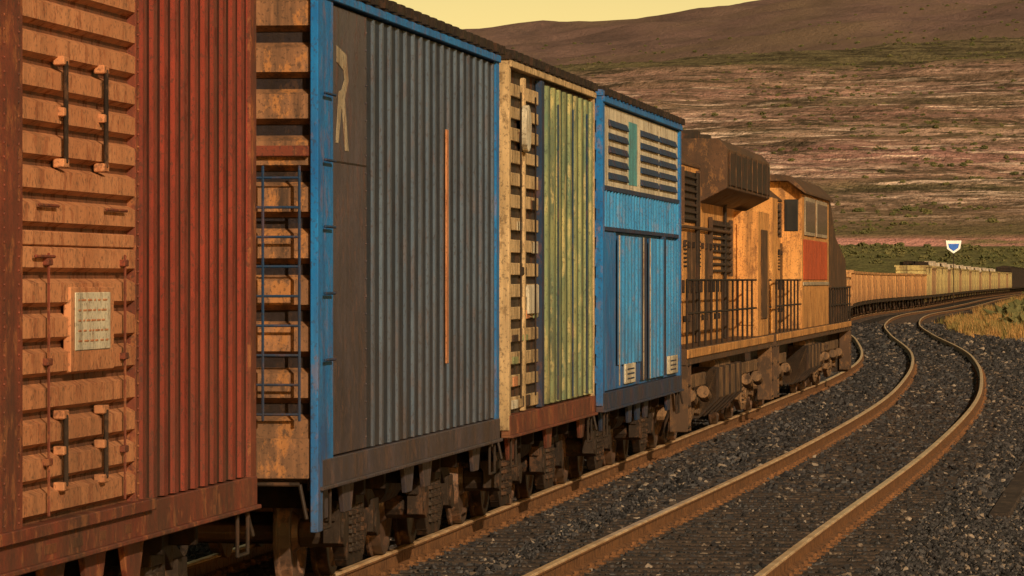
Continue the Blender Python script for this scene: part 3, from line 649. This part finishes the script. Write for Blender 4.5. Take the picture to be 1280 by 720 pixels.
# ------------------------------------------------------------------ distant train
def wagon(kind):
    c=B(); Lg=12.6
    mat={'g':'gond','h':'hop','k':'hop2','d':'black'}[kind]; top={'g':3.0,'h':3.8,'k':3.6,'d':4.9}[kind]
    c.box('frame','black',0,Lg,-1.35,1.35,.85,1.1)
    for sg in (-1,1):
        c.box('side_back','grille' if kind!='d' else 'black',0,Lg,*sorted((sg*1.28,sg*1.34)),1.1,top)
        c.vcorr('side',mat,.15,Lg-.15,1.12,top,sg*1.38,1.5,.10,sg,duty=.35,sl=.05); c.box('rim',mat,-.05,Lg+.05,*sorted((sg*1.3,sg*1.52)),top-.12,top+.04)
    for x in (0,Lg-.1): c.ecorr('end',mat,-1.38,1.38,1.1,top,x,.5,.08,-1 if x==0 else 1); c.box('rim',mat,x-.05,x+.15,-1.3,1.3,top-.1,top+.04)
    if kind=='d': c.prism('roof','black',[(-1.4,top),(0,top+.25),(1.4,top)],0,Lg,'x')
    else: c.box('floor','black',.1,Lg-.1,-1.3,1.3,1.1,top-.6)
    if kind in 'hk': 
        for x in (3,6.3,9.6): c.prism('hopper_bay',mat,[(x-1.4,1.1),(x+1.4,1.1),(x+.5,.45),(x-.5,.45)],-1.1,1.1,'y')
    for xc in (2,Lg-2):
        for wx in (-.9,.9):
            for sg in (-1,1): c.cyl('wheel','wheel',(xc+wx,sg*.68,.46),(xc+wx,sg*.8,.46),.46,14)
        for sg in (-1,1): c.prism('bogie','truck',[(xc-1.2,.6),(xc-.4,.25),(xc+.4,.25),(xc+1.2,.6),(xc+.5,.85),(xc-.5,.85)],*sorted((sg*.95,sg*1.1)),'y')
    c.box('coupler','black',-.6,0,-.1,.1,.8,1); c.box('coupler','black',Lg,Lg+.6,-.1,.1,.8,1)
    return c
MT['gond_groove']=MT['hop2']
def load(c,seed,mat):
    r=random.Random(seed)
    for k in range(30):
        x=r.uniform(.8,11.8);y=r.uniform(-1,1);z=3.4+r.uniform(0,.6); s=r.uniform(.3,.75)
        c.prism('load',mat,[(x-s,y-s*.6),(x+s*.3,y-s),(x+s,y+.1),(x+.2*s,y+s),(x-s*.8,y+s*.5)],z-s*.6,z+s*.5,'z')
data={}
d=258.;i=0
while d<1080:
    kind='g' if d<425 else (('k' if i%4==2 else 'h') if d<870 else 'd')
    nm={'g':'gondola_car','h':'hopper_car','k':'hopper_car','d':'covered_wagon'}[kind]; key=kind+(('L','M','')[i%3] if kind in 'hk' and d<760 else '')
    if key not in data:
        w=wagon(kind)
        if 'L' in key: load(w,5,'lump')
        if 'M' in key: load(w,8,'black')
        o=w.finish(nm,(0,0,0),0,single=True); data[key]=o.data
    else:
        o=bpy.data.objects.new(nm,data[key]); scene.collection.objects.link(o)
    th=math.atan((float(C1(d+12.6))-float(C1(d)))/12.6); o.location=(float(C1(d)),d,0); o.rotation_euler=(0,0,math.pi/2-th)
    d+=13.9*math.cos(th); i+=1
# ------------------------------------------------------------------ sign, beam
c=B(); 
MT['signblue']=paint('sign_blue',(.04,.16,.6),(.03,.12,.5),ra=.1,da=.1,grime=0); MT['signwhite']=paint('sign_white',(.8,.8,.8),(.75,.75,.75),ra=.05,da=.1,grime=0)
c.cyl('pole','truck',(0,0,-7.0),(0,0,0),.05,8)
c.prism('board','signwhite',[(-.85,.55),(.85,.55),(.7,-.35),(0,-.85),(-.7,-.35)],-.06,.0,'y'); c.prism('board_panel','signblue',[(-.6,.2),(.6,.2),(.5,-.25),(0,-.6),(-.5,-.25)],-.08,-.062,'y')
c.finish('road_sign',((1192-640)*520/6000,520,2.5+43*520/6000),0)
c=B(); c.prism('beam','tie',[(5.5,55.5),(5.75,55.4),(7.95,72),(7.7,72.2)],-.36,-.2,'z'); c.finish('timber_beam',(0,0,0),0,.02)
c=B()
for i in range(22):
    x=random.uniform(-.5,.9);y=random.uniform(-6,6); a=random.uniform(-.6,.9); l=random.uniform(.2,.5); c.cyl('stick','silver',(x,y,-.29),(x+l*math.sin(a),y+l*math.cos(a)*3,-.27),.010,5)
c.finish('dry_sticks',(5.3,58,0),0)
# ------------------------------------------------------------------ light
w=bpy.data.worlds.new('World'); scene.world=w; w.use_nodes=True; n=w.node_tree; bg=n.nodes['Background']
sv=Vector((.44,-.90)).normalized(); el=rad(25); az=math.atan2(sv.x,sv.y)
sk=N(n,'ShaderNodeTexSky',sky_type='NISHITA'); sk.sun_disc=False; sk.sun_elevation=el; sk.sun_rotation=az; sk.dust_density=3; sk.air_density=1.; sk.ozone_density=.6
tint=mixc(n,1.0,sk.outputs[0],(1.0,.70,.32),'MULTIPLY')
tcw=N(n,'ShaderNodeTexCoord'); sz=N(n,'ShaderNodeSeparateXYZ'); n.links.new(tcw.outputs['Generated'],sz.inputs[0])
hz=N(n,'ShaderNodeMapRange'); hz.inputs[1].default_value=0; hz.inputs[2].default_value=.10; hz.inputs[3].default_value=12.5; hz.inputs[4].default_value=1; n.links.new(sz.outputs[2],hz.inputs[0])
vm=N(n,'ShaderNodeVectorMath',operation='SCALE'); n.links.new(tint,vm.inputs[0]); n.links.new(hz.outputs[0],vm.inputs[3])
n.links.new(vm.outputs[0],bg.inputs[0]); bg.inputs[1].default_value=.05
sl=bpy.data.lights.new('sun','SUN'); sl.energy=5.0; sl.angle=rad(.5); sl.color=(1,.80,.53); so=bpy.data.objects.new('sun',sl); scene.collection.objects.link(so)
dv=Vector((sv.x*math.cos(el),sv.y*math.cos(el),math.sin(el))); so.rotation_euler=dv.to_track_quat('Z','Y').to_euler()
cam=bpy.data.cameras.new('camera'); co=bpy.data.objects.new('camera',cam); scene.collection.objects.link(co); scene.camera=co
cam.sensor_width=36; cam.lens=6000/1280*36; cam.clip_end=20000; cam.clip_start=1
co.location=(0,0,2.5); co.rotation_euler=(rad(90)-math.atan(10/6000),0,0)
scene.view_settings.view_transform='Standard'; scene.view_settings.look='None'; scene.view_settings.exposure=0
